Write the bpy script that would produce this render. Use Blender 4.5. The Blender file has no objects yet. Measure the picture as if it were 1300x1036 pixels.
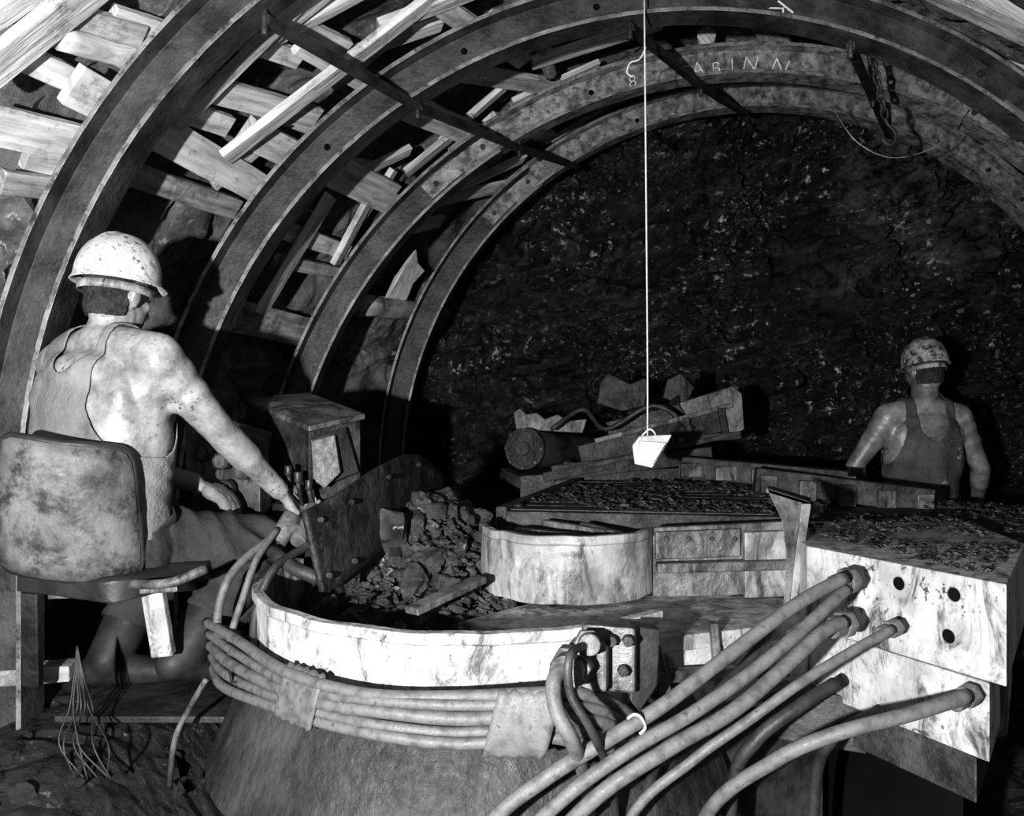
import bpy, bmesh, math, random
from mathutils import Vector, Matrix, noise
random.seed(7)
H=1.35; F=1000.0
sc=bpy.context.scene
V=Vector
def P(px,py,d): return V(((px-650)/F*d, d, H-(py-518)/F*d))
def L(*a): return V((a[0],a[1],H+a[2]))
# ---------------------------------------------------------------- materials
def g(v): return (v,v,v,1)
def mat(name,c1,c2,scale=8,rough=.6,bump=.2,metal=0,stretch=None,grime=None,lo=.35,hi=.65,speck=None,bscale=None,vor=False,spec=.5,detail=6,r2=None,dist=.02,patch=None,gst=None,gdi=0,speck2=None):
    m=bpy.data.materials.new(name); m.use_nodes=True
    nt=m.node_tree; N=nt.nodes; K=nt.links
    b=N['Principled BSDF']
    tc=N.new('ShaderNodeTexCoord'); oi=N.new('ShaderNodeObjectInfo')
    mul=N.new('ShaderNodeVectorMath'); mul.operation='SCALE'; mul.inputs[0].default_value=(13.7,7.3,9.1)
    K.new(oi.outputs['Random'],mul.inputs['Scale'])
    add=N.new('ShaderNodeVectorMath'); add.operation='ADD'
    K.new(tc.outputs['Object'],add.inputs[0]); K.new(mul.outputs[0],add.inputs[1])
    vec=add.outputs[0]; vec2=vec
    if stretch:
        mp=N.new('ShaderNodeMapping'); mp.inputs['Scale'].default_value=stretch
        K.new(tc.outputs['UV'],mp.inputs['Vector'])
        ad2=N.new('ShaderNodeVectorMath'); ad2.operation='ADD'; K.new(mp.outputs[0],ad2.inputs[0]); K.new(mul.outputs[0],ad2.inputs[1]); vec2=ad2.outputs[0]
    gvec=vec
    if gst:
        mg=N.new('ShaderNodeMapping'); mg.inputs['Scale'].default_value=gst; K.new(vec,mg.inputs['Vector']); gvec=mg.outputs[0]
    def nz(s,v,det=detail,ro=.6,di=0):
        n=N.new('ShaderNodeTexNoise'); n.inputs['Scale'].default_value=s; n.inputs['Detail'].default_value=det
        n.inputs['Roughness'].default_value=ro; n.inputs['Distortion'].default_value=di; K.new(v,n.inputs['Vector']); return n.outputs['Fac']
    def ramp(fac,a,bb,ca,cb):
        r=N.new('ShaderNodeValToRGB'); r.color_ramp.elements[0].position=a; r.color_ramp.elements[1].position=bb
        r.color_ramp.elements[0].color=g(ca); r.color_ramp.elements[1].color=g(cb); K.new(fac,r.inputs[0]); return r.outputs[0]
    def mix(f,a,bb,mode='MIX'):
        x=N.new('ShaderNodeMix'); x.data_type='RGBA'; x.blend_type=mode
        if isinstance(f,float): x.inputs[0].default_value=f
        else: K.new(f,x.inputs[0])
        for i,q in ((6,a),(7,bb)):
            if isinstance(q,float): x.inputs[i].default_value=g(q)
            else: K.new(q,x.inputs[i])
        return x.outputs[2]
    col=ramp(nz(scale,vec2),lo,hi,c1,c2)
    if grime:
        gc,gs,ga,gb=grime
        col=mix(ramp(nz(gs,gvec,12,.78,gdi),ga,gb,0,1),col,float(gc))
    if patch:
        pc,ps,pa,pb=patch
        f=ramp(nz(ps,vec,2,.5),pa,pb,0,1); f=mix(1.0,f,ramp(nz(ps*9,vec,5,.75),.42,.62,0,1),'MULTIPLY')
        col=mix(f,col,float(pc))
    for sk in (speck,speck2):
        if sk:
            scol,ss,sa,sb,ms=sk
            f=ramp(nz(ss,vec,4,.7),sa,sb,0,1)
            f=mix(1.0,f,ramp(nz(ms,vec,2,.5),.45,.62,0,1),'MULTIPLY')
            col=mix(f,col,float(scol))
    K.new(col,b.inputs['Base Color'])
    b.inputs['Metallic'].default_value=metal
    b.inputs['Specular IOR Level'].default_value=spec
    rr=ramp(nz((bscale or scale)*1.7,vec),.3,.7,max(.05,rough-.15 if r2 is None else r2),min(1,rough+.15))
    K.new(rr,b.inputs['Roughness'])
    if bump:
        bp=N.new('ShaderNodeBump'); bp.inputs['Strength'].default_value=bump; bp.inputs['Distance'].default_value=dist
        if vor:
            dn=N.new('ShaderNodeTexNoise'); dn.inputs['Scale'].default_value=(bscale or scale)*.6; K.new(vec,dn.inputs['Vector'])
            sm=N.new('ShaderNodeVectorMath'); sm.operation='SCALE'; sm.inputs['Scale'].default_value=1.2/(bscale or scale); K.new(dn.outputs['Color'],sm.inputs[0])
            av=N.new('ShaderNodeVectorMath'); av.operation='ADD'; K.new(vec,av.inputs[0]); K.new(sm.outputs[0],av.inputs[1])
            v=N.new('ShaderNodeTexVoronoi'); v.inputs['Scale'].default_value=bscale or scale; K.new(av.outputs[0],v.inputs['Vector'])
            hgt=mix(.55,v.outputs['Distance'],nz((bscale or scale)*1.3,vec,10,.75,.6))
        else: hgt=nz(bscale or scale*2,vec2)
        K.new(hgt,bp.inputs['Height']); K.new(bp.outputs[0],b.inputs['Normal'])
    return m
M={}
M['rock']=mat('wet_rock',.03,.26,3.5,.4,1.0,0,bscale=7,vor=True,speck=(.65,24,.59,.64,3.0),spec=.8,r2=.12,dist=.08,patch=(.34,1.5,.46,.58))
M['face']=mat('coal_face',.003,.020,2.2,.33,1.0,0,bscale=5,vor=True,speck=(.95,13,.595,.63,1.9),speck2=(.8,30,.60,.64,1.1),spec=1.0,r2=.08,dist=.16,patch=(.20,.6,.52,.64))  # pale specks are painted glints, the patch a painted grey haze
M['rubble']=mat('coal_rubble',.004,.045,6,.5,1.0,0,bscale=16,vor=True,speck=(.3,40,.60,.68,4),spec=.6,r2=.2,dist=.04)
M['coal']=mat('coal',.014,.10,9,.42,1.0,0,bscale=14,vor=True,spec=.9,speck=(.5,26,.60,.67,5),r2=.15,dist=.04)
M['coaldark']=mat('dark_coal',.008,.05,9,.5,1.0,0,bscale=20,spec=.5,speck=(.3,30,.62,.68,5),r2=.25)
M['fines']=mat('coal_dust',.008,.05,18,.7,.8,0,bscale=40,spec=.3,speck=(.4,60,.59,.64,6))
M['arch']=mat('arch_steel',.018,.085,6,.55,.35,.1,grime=(.012,14,.52,.68),bscale=45)
M['archedge']=mat('arch_steel_pale_edge',.10,.30,9,.5,.2,.1,grime=(.03,20,.5,.62),bscale=45)  # paler steel tone for the front flange lips
M['archlight']=mat('arch_steel_scuffed',.08,.38,14,.5,.35,.1,grime=(.04,24,.5,.62),bscale=45)
M['steel']=mat('dark_steel',.012,.06,8,.5,.4,.2,bscale=30)
M['farsteel']=mat('coal_dusted_steel',.012,.075,8,.6,.6,.1,bscale=25,grime=(.008,7,.47,.6))
M['midsteel']=mat('worn_steel',.05,.22,9,.5,.4,.2,grime=(.02,11,.47,.62),bscale=30,gst=(1,1,.5),gdi=.6)
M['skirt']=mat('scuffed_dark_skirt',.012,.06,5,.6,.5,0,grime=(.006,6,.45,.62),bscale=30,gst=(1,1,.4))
M['white']=mat('chipped_white_paint',.30,.52,9,.5,.3,0,grime=(.05,13,.50,.63),bscale=25,speck=(.06,34,.58,.63,3),gst=(1,1,.4),gdi=.9)
M['white2']=mat('scuffed_white_paint',.17,.42,9,.5,.35,0,grime=(.04,11,.47,.62),bscale=25,speck=(.05,40,.58,.63,3),gst=(1,1,.35),gdi=.9)
M['timber']=mat('pale_timber',.34,.80,1,.8,.6,0,stretch=(3,26,1),grime=(.10,9,.55,.70))
M['timberdark']=mat('dirty_timber',.14,.5,1,.8,.6,0,stretch=(3,26,1),grime=(.04,7,.5,.66))
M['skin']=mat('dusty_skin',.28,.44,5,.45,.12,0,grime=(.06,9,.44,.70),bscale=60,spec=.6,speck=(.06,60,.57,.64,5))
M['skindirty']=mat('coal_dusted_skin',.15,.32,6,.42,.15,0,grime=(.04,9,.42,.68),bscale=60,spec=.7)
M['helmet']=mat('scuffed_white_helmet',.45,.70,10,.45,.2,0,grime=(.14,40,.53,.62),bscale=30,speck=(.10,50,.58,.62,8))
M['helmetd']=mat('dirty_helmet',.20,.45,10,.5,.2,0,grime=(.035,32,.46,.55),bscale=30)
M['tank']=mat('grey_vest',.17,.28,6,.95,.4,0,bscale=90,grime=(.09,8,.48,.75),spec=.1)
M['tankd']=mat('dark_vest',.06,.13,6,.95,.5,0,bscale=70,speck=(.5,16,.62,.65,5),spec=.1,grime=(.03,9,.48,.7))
M['trouser']=mat('grey_work_trousers',.035,.085,9,.95,.4,0,bscale=50,grime=(.015,9,.46,.75),spec=.05)
M['boot']=mat('black_boot',.012,.035,8,.6,.2,spec=.3)
M['hair']=mat('dark_hair',.01,.05,40,.6,.8)
M['vinyl']=mat('worn_seat_vinyl',.08,.19,7,.6,.3,0,grime=(.02,12,.47,.62),bscale=30)
M['vinyld']=mat('dark_vinyl',.012,.04,7,.5,.2)
M['hose']=mat('dusty_hose',.07,.17,30,.6,.12,0,grime=(.03,30,.54,.68),bscale=90)
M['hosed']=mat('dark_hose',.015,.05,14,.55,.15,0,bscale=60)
M['string']=mat('pale_string',.6,.8,60,.9,0)
M['chalk']=mat('chalk',.45,.8,60,.9,0)
M['stone']=mat('pale_wrapped_stone',.55,.8,14,.8,.5,0,bscale=20)
M['black']=mat('black_void',.003,.006,5,.8,0,spec=.1)  # near-black, also used as painted shade inside bolt holes
# ---------------------------------------------------------------- helpers
WL={}
def finish(o,parent=None,center=True,smooth=False,matn=None):
    me=o.data
    if center and len(me.vertices):
        lo=V((min(v.co[i] for v in me.vertices) for i in range(3))); hi=V((max(v.co[i] for v in me.vertices) for i in range(3)))
        c=(lo+hi)/2; c.z=lo.z if parent is None else c.z
        me.transform(Matrix.Translation(-c)); o.location=c
    WL[o.name]=o.location.copy()
    sc.collection.objects.link(o)
    if parent is not None:
        o.parent=parent; o.matrix_parent_inverse=Matrix.Translation(-WL[parent.name])
    if matn: 
        me.materials.clear(); me.materials.append(M[matn])
    if smooth: me.polygons.foreach_set('use_smooth',[True]*len(me.polygons))
    return o
def recalcn(me):
    bm=bmesh.new(); bm.from_mesh(me); bmesh.ops.recalc_face_normals(bm,faces=bm.faces); bm.to_mesh(me); bm.free()
def meshobj(name,vs,fs,matn,parent=None,smooth=False,bevel=0,recalc=True,uv=None):
    me=bpy.data.meshes.new(name); me.from_pydata([tuple(v) for v in vs],[],fs); me.update()
    if recalc: recalcn(me)
    if uv:
        ul=me.uv_layers.new(name='UVMap'); a,ax,b=uv
        for lp in me.loops:
            c=me.vertices[lp.vertex_index].co-a; ul.data[lp.index].uv=(c.dot(ax),c.dot(b)+c.dot(ax.cross(b))*.7)
    o=bpy.data.objects.new(name,me); finish(o,parent,True,smooth,matn)
    if bevel:
        md=o.modifiers.new('bevel','BEVEL'); md.width=bevel; md.segments=2; md.limit_method='ANGLE'; md.angle_limit=.6
    return o
def bmobj(name,bm,matn,parent=None,smooth=False,bevel=0):
    bmesh.ops.recalc_face_normals(bm,faces=bm.faces)
    me=bpy.data.meshes.new(name); bm.to_mesh(me); bm.free()
    o=bpy.data.objects.new(name,me); finish(o,parent,True,smooth,matn)
    return o
def tag(o,label,cat,group=None,kind=None):
    o['label']=label; o['category']=cat
    if group: o['group']=group
    if kind: o['kind']=kind
    return o
def empty(name,loc):
    o=bpy.data.objects.new(name,None); o.location=loc; o.empty_display_size=.1; sc.collection.objects.link(o); WL[o.name]=V(loc); return o
def prismvf(top,down):
    n=len(top); vs=[V(p) for p in top]+[V(p)+V(down) for p in top]
    return vs,[list(range(n)),list(range(2*n-1,n-1,-1))]+[[i,(i+1)%n,(i+1)%n+n,i+n] for i in range(n)]
def prism(name,top,down,matn,parent=None,bevel=.004):
    vs,fs=prismvf(top,down); return meshobj(name,vs,fs,matn,parent,False,bevel)
def beamvf(p1,p2,w,t,up=V((0,0,1)),jit=0,seg=1):
    p1=V(p1);p2=V(p2); d=(p2-p1).normalized(); s=d.cross(up).normalized(); n=s.cross(d).normalized()
    vs=[];fs=[]
    for k in range(seg+1):
        c=p1.lerp(p2,k/seg)
        for a,b in ((-1,-1),(1,-1),(1,1),(-1,1)):
            vs.append(c+s*(a*w/2*(1+random.uniform(-jit,jit)))+n*(b*t/2*(1+random.uniform(-jit,jit)))+d*random.uniform(-jit,jit)*w*.3)
    for k in range(seg):
        for j in range(4): fs.append([k*4+j,k*4+(j+1)%4,(k+1)*4+(j+1)%4,(k+1)*4+j])
    fs.append([3,2,1,0]); e=seg*4; fs.append([e,e+1,e+2,e+3])
    return vs,fs
def beam(name,p1,p2,w,t,matn,parent=None,up=V((0,0,1)),bevel=.004,jit=0,seg=1):
    vs,fs=beamvf(p1,p2,w,t,up,jit,seg); d=(V(p2)-V(p1)).normalized()
    return meshobj(name,vs,fs,matn,parent,False,bevel,uv=(V(p1),d,d.cross(up).normalized()))
def spline(pts,n=6):
    pts=[V(p) for p in pts]; out=[]
    Q=[pts[0]*2-pts[1]]+pts+[pts[-1]*2-pts[-2]]
    for i in range(1,len(Q)-2):
        for k in range(n):
            t=k/n; a,b,c,d=Q[i-1],Q[i],Q[i+1],Q[i+2]
            out.append(.5*((2*b)+(c-a)*t+(2*a-5*b+4*c-d)*t*t+(3*b-a-3*c+d)*t**3))
    out.append(pts[-1]); return out
def tubevf(pts,r,seg=10,rs=None):
    vs=[];fs=[]; N_=len(pts); prev=None
    for i,p in enumerate(pts):
        t=(pts[min(i+1,N_-1)]-pts[max(i-1,0)]).normalized()
        if prev is None:
            a=V((0,0,1)) if abs(t.z)<.9 else V((1,0,0)); n=t.cross(a).normalized()
        else: n=(prev-t*prev.dot(t)).normalized()
        prev=n; b=t.cross(n); rr=rs[i] if rs else r
        for k in range(seg):
            a=2*math.pi*k/seg; vs.append(p+n*math.cos(a)*rr+b*math.sin(a)*rr)
    for i in range(N_-1):
        for k in range(seg): fs.append([i*seg+k,i*seg+(k+1)%seg,(i+1)*seg+(k+1)%seg,(i+1)*seg+k])
    fs.append(list(range(seg-1,-1,-1))); fs.append([(N_-1)*seg+k for k in range(seg)])
    return vs,fs
def tube(name,pts,r,matn,parent=None,n=6,seg=12,smooth=True):
    pp=spline(pts,n) if len(pts)>2 else [V(p) for p in pts]
    vs,fs=tubevf(pp,r,seg); return meshobj(name,vs,fs,matn,parent,smooth)
def merged(name,parts,matn,parent=None,smooth=False,bevel=0):
    vs=[];fs=[]
    for a,b in parts:
        k=len(vs); vs+=list(a); fs+=[[i+k for i in f] for f in b]
    return meshobj(name,vs,fs,matn,parent,smooth,bevel)
def cyl(name,p1,p2,r,matn,parent=None,seg=24,r2=None,bevel=.003):
    vs,fs=tubevf([V(p1),V(p2)],r,seg,[r,r2 if r2 else r]); o=meshobj(name,vs,fs,matn,parent,False,bevel)
    for p in o.data.polygons: p.use_smooth=len(p.vertices)==4
    return o
# ---------------------------------------------------------------- tunnel geometry data
RG=[(-1.0,-.9,-.45,2.15),(2.5,.50,-.30,2.10),(3.2,.755,-.5,2.165),(4.1,1.27,-.72,2.51),(5.0,1.6,-.395,2.36),(7.0,2.4,-.4,2.36)]
SG=[(-1.0,-.9,-.45,2.15),(2.5,.50,-.40,2.15),(3.2,.755,-.5,2.25),(4.1,1.22,-.6,2.48),(5.0,1.6,-.42,2.40),(7.0,2.4,-.4,2.36)]
def rp(d,cx,cz,R,a,r=0,y=0):
    th=math.radians(a); return V((cx+(R+r)*math.cos(th),d+y,H+cz+(R+r)*math.sin(th)))
# ---------------------------------------------------------------- chalk letters
def chalkgeo(s,ai,ri,ang,size,r=-.03,step=2.2,mirror=False,rot=0,jit=0):
    d,cx,cz,R=RG[ri]; out=[]
    for i,ch in enumerate(s):
        if ch==' ': ang-=step*.6; continue
        cu=bpy.data.curves.new('t','FONT'); cu.body=ch; cu.size=size*random.uniform(1-jit,1+jit); cu.align_x='CENTER'; cu.extrude=.0012; cu.offset=-.0018*size/.1
        to=bpy.data.objects.new('t',cu); sc.collection.objects.link(to)
        bpy.context.view_layer.update()
        me=bpy.data.meshes.new_from_object(to.evaluated_get(bpy.context.evaluated_depsgraph_get()))
        th=math.radians(ang); base=rp(d,cx,cz,R,ang,r+random.uniform(-.008,.008)*(jit>0),-.0095)
        tx=V((math.sin(th),0,-math.cos(th))); up=V((math.cos(th),0,math.sin(th)))
        q=Matrix.Rotation(math.radians(rot+random.uniform(-14,14)*(jit>0)),3,'Y'); tx=q@tx; up=q@up
        vs=[base+tx*(v.co.x+v.co.y*.2)*(-1 if mirror else 1)+up*v.co.y+V((0,-v.co.z,0)) for v in me.vertices]
        out.append((ai,vs,[list(p.vertices) for p in me.polygons]))
        bpy.data.objects.remove(to); ang-=step*random.uniform(.88,1.1)
    return out
CHK=chalkgeo('TABIN N',2,3,98.9,.105,-.045,2.15,jit=.16)+chalkgeo('8',2,3,105,.10,-.035,jit=.1)+chalkgeo('K',1,2,80,.12,-.05,mirror=True,rot=-50)+chalkgeo('K',3,4,50,.12,-.04,jit=.1)+chalkgeo('V',2,3,58,.12,-.04,jit=.1)
# ---------------------------------------------------------------- people
_US={}
def unit(seg):
    if seg not in _US:
        bm=bmesh.new(); bmesh.ops.create_uvsphere(bm,u_segments=seg,v_segments=seg//2+2,radius=1)
        _US[seg]=([v.co.copy() for v in bm.verts],[[v.index for v in f.verts] for f in bm.faces]); bm.free()
    return _US[seg]
def sph(B,c,r,ax=None,seg=16):
    if not hasattr(r,'__len__'): r=(r,r,r)
    m=Matrix.Identity(3) if ax is None else Matrix((ax[0],ax[1],ax[2])).transposed()
    m=m@Matrix.Diagonal(V(r)); c=V(c); us,uf=unit(seg); k=len(B[0])
    B[0].extend([m@v+c for v in us]); B[1].extend([[i+k for i in f] for f in uf])
def cap(B,a,b,ra,rb,n=None):
    a=V(a);b=V(b); n=n or max(2,int((b-a).length/(min(ra,rb)*.38))); n=min(n,28)
    for i in range(n+1):
        t=i/n; sph(B,a.lerp(b,t),ra+(rb-ra)*t,seg=14)
def hand(B,w,dr,pn,thumb,curl,s=1.0):
    dr=V(dr).normalized(); pn=V(pn); pn=(pn-dr*pn.dot(dr)).normalized(); th=dr.cross(pn).normalized()
    if th.dot(V(thumb))<0: th=-th
    for k in (-1,-.33,.33,1): cap(B,w+dr*.01,w+dr*.085*s+th*k*.030*s,.018*s,.0135*s)
    ln=[.036,.042,.040,.032]
    for i,k in enumerate((1,.33,-.33,-1)):
        p=w+dr*.09*s+th*k*.032*s; d=dr.copy(); r=.0098*s
        for j in range(3):
            d=(Matrix.Rotation(curl*(.7+.3*j),3,dr.cross(pn).normalized())@d); q=p+d*ln[i]*s*(1,.75,.6)[j]
            cap(B,p,q,r,r*.93); p=q; r*=.92
    p=w+dr*.03*s+th*.03*s; q=p+(dr*.6+th*.7+pn*.3).normalized()*.04*s; cap(B,p,q,.014*s,.0115*s)
    cap(B,q,q+(dr*.8+th*.1+pn*.6).normalized()*.03*s,.0115*s,.0095*s)
def segdist(p,a,b):
    ab=b-a; t=max(0,min(1,(p-a).dot(ab)/ab.length_squared)); return (p-(a+ab*t)).length
def person(J,girth,gd,As,Cs,matskin,mattank,vox,label,vest,nsm=10):
    B=([],[])
    pel=J['pel']; sm=(J['sr']+J['sl'])/2; u=(sm-pel); Ls=u.length; u.normalize()
    r=(J['sr']-J['sl']); r=(r-u*r.dot(u)).normalized(); f=u.cross(r).normalized()
    k=Ls/.5; gx=girth; ax=(r,f,u)
    def T(a,b,c): return pel+r*a*gx+f*b*gd+u*c*k
    sph(B,T(0,0,.0),(.165*gx,.125*gd,.12*k),ax,24); sph(B,T(0,.0,.08),(.155*gx,.118*gd,.14*k),ax,24); sph(B,T(0,.0,.16),(.152*gx,.117*gd,.15*k),ax,24)
    sph(B,T(0,.005,.23),(.154*gx,.118*gd,.16*k),ax,24); sph(B,T(0,.005,.30),(.160*gx,.120*gd,.16*k),ax,24); sph(B,T(0,-.005,.37),(.166*gx,.112*gd,.13*k),ax,24); sph(B,T(0,-.01,.41),(.165*gx,.098*gd,.115*k),ax,24)
    sph(B,T(0,-.035,.46),(.12*gx,.078*gd,.08*k),ax,24)
    for s in (-1,1):
        sph(B,T(s*.090,-.026,.31),(.066*gx,.078*gd,.17*k),ax); sph(B,T(s*.088,-.060,.40),(.060*gx,.038*gd,.09),ax)
        sph(B,T(s*.075,.075,.37),(.075,.035,.065),ax); sph(B,T(s*.08,-.06,-.03),(.085*gx,.08,.09),ax)
        sph(B,T(s*.034,-.090,.2),(.030,.032,.18*k),ax)
    nb=T(0,-.02,.52); hd=J['head']
    cap(B,nb-u*.04,hd-V((0,0,.03)),.076,.064)
    for s,sh in ((1,J['sr']),(-1,J['sl'])):
        cap(B,nb+u*.04,sh+u*.015,.062,.058*As); sph(B,sh,(.066*As,.064*As,.068*As),ax)
        cap(B,T(s*.08,0,.40),sh,.075,.064); cap(B,T(s*.10,-.02,.34),sh-u*.03,.062,.06)
    for s,a in ((1,'r'),(-1,'l')):
        sh,el,wr=J['s'+a],J['e'+a],J['w'+a]
        cap(B,sh,el,.058*As,.041*As); sph(B,sh.lerp(el,.45),.055*As); sph(B,sh.lerp(el,.2),.062*As)
        cap(B,el,wr,.042*As,.030*As**.5); cap(B,el.lerp(wr,.08),el.lerp(wr,.4),.044*As,.042*As)
        hd_=J['h'+a]; hand(B,wr,hd_[0],hd_[1],hd_[2],hd_[3],1.06)
        hp,kn,an=J['p'+a],J['k'+a],J['a'+a]
        cap(B,hp,kn,.092,.064*Cs); cap(B,kn,an,.062*Cs,.046*Cs)
        ft=J['f'+a]; cap(B,an-V((0,0,.03)),an+ft*.17-V((0,0,.045)),.045,.036); sph(B,an-ft*.04-V((0,0,.035)),.042)
    hf=V(J['hf']).normalized(); hu=V(J.get('hu',(0,0,1))); hr=hf.cross(hu).normalized(); hu=hr.cross(hf).normalized(); hx=(hr,hf,hu)
    def Hh(a,b,c): return hd+hr*a+hf*b+hu*c
    sph(B,Hh(0,-.012,.03),(.077,.096,.092),hx,20); sph(B,Hh(0,.03,-.035),(.062,.065,.078),hx,20); sph(B,Hh(0,.062,-.085),(.03,.028,.022),hx)
    sph(B,Hh(0,-.03,-.03),(.068,.062,.07),hx)
    sph(B,Hh(0,.097,-.018),(.013,.018,.026),hx); sph(B,Hh(0,.108,-.03),(.017,.012,.010),hx)
    sph(B,Hh(0,.088,-.062),(.024,.010,.008),hx); sph(B,Hh(0,.086,-.072),(.021,.010,.007),hx)
    for s in (-1,1):
        sph(B,Hh(s*.031,.079,.022),(.022,.012,.009),hx); sph(B,Hh(s*.031,.076,.004),(.014,.012,.010),hx)
        sph(B,Hh(s*.045,.06,-.02),(.02,.02,.018),hx)
        sph(B,Hh(s*.080,-.008,-.004),(.010,.022,.034),hx); sph(B,Hh(s*.088,-.014,.006),(.006,.016,.022),hx)
        sph(B,Hh(s*.076,-.004,-.03),(.010,.012,.014),hx)
    me=bpy.data.meshes.new('tmp'); me.from_pydata([tuple(v) for v in B[0]],[],B[1])
    o=bpy.data.objects.new('tmp',me); sc.collection.objects.link(o)
    md=o.modifiers.new('r','REMESH'); md.mode='VOXEL'; md.voxel_size=vox
    m2=o.modifiers.new('s','SMOOTH'); m2.factor=.5; m2.iterations=4
    bpy.context.view_layer.update()
    me2=bpy.data.meshes.new_from_object(o.evaluated_get(bpy.context.evaluated_depsgraph_get())); me2.name='person'
    bpy.data.objects.remove(o)
    bm=bmesh.new(); bm.from_mesh(me2)
    hands=[J['w'+a]+V(J['h'+a][0]).normalized()*.08 for a in 'rl']
    sel=[v for v in bm.verts if min((v.co-h).length for h in hands)>.12 and ((v.co-hd).length>.13)]
    for _ in range(nsm): bmesh.ops.smooth_vert(bm,verts=sel,factor=.5,use_axis_x=True,use_axis_y=True,use_axis_z=True)
    bm.normal_update(); bm.to_mesh(me2); bm.free(); me2.update()
    co=[v.co.copy() for v in me2.vertices]; no=[v.normal.copy() for v in me2.vertices]; polys=[tuple(p.vertices) for p in me2.polygons]
    body=bpy.data.objects.new('person',me2); finish(body,None,True,True,matskin); tag(body,label,'person')
    def cloth(name,pred,off,mn,wr=0,th=.004,fold=0,joints=None,edge=0):
        ok=[pred(c) for c in co]; idm={}; vs=[];fs=[]
        for p in polys:
            if sum(ok[i] for i in p)>=3:
                q=[]
                for i in p:
                    if i not in idm:
                        c=co[i]; idm[i]=len(vs); w=off+wr*noise.fractal(c*7,1,2,3)
                        if fold:
                            amp=fold
                            if joints: amp*=.5+2.0*math.exp(-(min((c-j).length for j in joints)/.13)**2)
                            w+=amp*(1-abs(math.sin(c.z*38+c.x*30+c.y*20+noise.noise(c*5)*5)))*(.5+noise.noise(c*8+V((3,3,3))))
                        vs.append(c+no[i]*w)
                    q.append(idm[i])
                fs.append(q)
        cnt={}
        for q in fs:
            for a,b in zip(q,q[1:]+q[:1]): e=(min(a,b),max(a,b)); cnt[e]=cnt.get(e,0)+1
        nb_={}
        for (a,b),c in cnt.items():
            if c==1: nb_.setdefault(a,[]).append(b); nb_.setdefault(b,[]).append(a)
        for _ in range(edge):
            new={a:(vs[a]+(vs[n[0]]+vs[n[1]])*.5)*.5 for a,n in nb_.items() if len(n)==2}
            for a,v in new.items(): vs[a]=v
        c=meshobj(name,vs,fs,mn,body,True,recalc=False)
        s=c.modifiers.new('sm','SMOOTH'); s.iterations=4
        s=c.modifiers.new('so','SOLIDIFY'); s.thickness=th; s.offset=0
        return c
    def nohands(c): return min((c-(J['w'+a]+V(J['h'+a][0]).normalized()*.09)).length for a in 'rl')>.11
    def tank(c):
        d=c-pel; a=d.dot(r)/gx; b=d.dot(f); h=d.dot(u)/k
        if h<-.02 or h>.64: return False
        if segdist(c,J['er'],J['wr'])<.066 or segdist(c,J['el'],J['wl'])<.066: return False
        return vest(a,b,h)
    t=cloth('vest',tank,.008,mattank,.0015,fold=.005,edge=30); t['label']='sleeveless work vest with deep arm holes'
    def leg(c):
        d=c-pel; h=d.dot(u)/k
        if not nohands(c) or min(segdist(c,J['e'+a],J['w'+a]) for a in 'rl')<.06: return False
        if min((c-J['a'+a]).length for a in 'rl')<.135: return False
        return (d.length<.30 and h<.03) or min(min(segdist(c,J['p'+a],J['k'+a]),segdist(c,J['k'+a],J['k'+a].lerp(J['a'+a],.70))) for a in 'rl')<.125 and c.z<pel.z+.12
    cloth('trousers',leg,.013,'trouser',.006,fold=.020,joints=[J['kr'],J['kl'],J['pr'],J['ar']],edge=12)
    cloth('hair',lambda c:(c-hd).length<.14 and -.075<(c-hd).dot(hu)<.05 and (c-hd).dot(hf)<(-.02+.35*max(0,(c-hd).dot(hu))) and abs((c-hd).dot(hr))<.078,.005,'hair',.003)
    for a in 'rl':
        an=J['a'+a]; kn=J['k'+a]; ft=J['f'+a]
        cloth('boot',lambda c: (segdist(c,kn.lerp(an,.68),an)<.085) or segdist(c,an-ft*.06-V((0,0,.04)),an+ft*.2-V((0,0,.045)))<.07,.008,'boot',0)
    return body,hx,hd
def helmet(parent,c,hx,mn,rx=.125,ry=.150,rz=.135):
    hr,hf,hu=hx; vs=[];fs=[]; na=48
    prof=[(math.sin(t)**.90 if t>0 else 0,math.cos(t)) for t in [math.pi/2*i/12 for i in range(0,13)]]+[(1.01,-.08),(1.04,-.15),(1.06,-.18),(1.03,-.19),(.97,-.13),(.95,-.02)]
    for q,(rr,hh) in enumerate(prof):
        for i in range(na):
            a=2*math.pi*i/na; ex=1.0
            if rr>1.02: ex=1+max(0,math.sin(a))**2*.18
            rid=1+.05*math.exp(-((math.cos(a)*rr)/.10)**2) if hh>.1 else 1
            rid+=.025*math.exp(-(((abs(math.cos(a))*rr)-.38)/.06)**2) if hh>.1 else 0
            vs.append(c+hr*math.cos(a)*rr*rx*ex+hf*math.sin(a)*rr*ry*ex+hu*hh*rz*rid)
    for q in range(len(prof)-1):
        for i in range(na): fs.append([q*na+i,q*na+(i+1)%na,(q+1)*na+(i+1)%na,(q+1)*na+i])
    h=meshobj('hard_hat',vs,fs,mn,parent,True); h['label']='scuffed white miner\'s hard hat'
    pts=[c+hr*math.cos(a)*.090+hf*math.sin(a)*.110-hu*.042 for a in [2*math.pi*i/32 for i in range(33)]]
    vs=[];fs=[]
    for p in pts:
        o=(p-c); o=(o-hu*o.dot(hu)).normalized()
        for b,e in ((-.012,0),(.012,0),(.012,.004),(-.012,.004)): vs.append(p+hu*b+o*e)
    for i in range(32):
        for k in range(4): fs.append([i*4+k,i*4+(k+1)%4,(i+1)*4+(k+1)%4,(i+1)*4+k])
    meshobj('head_strap',vs,fs,'white2',h,True)
    return h
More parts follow.
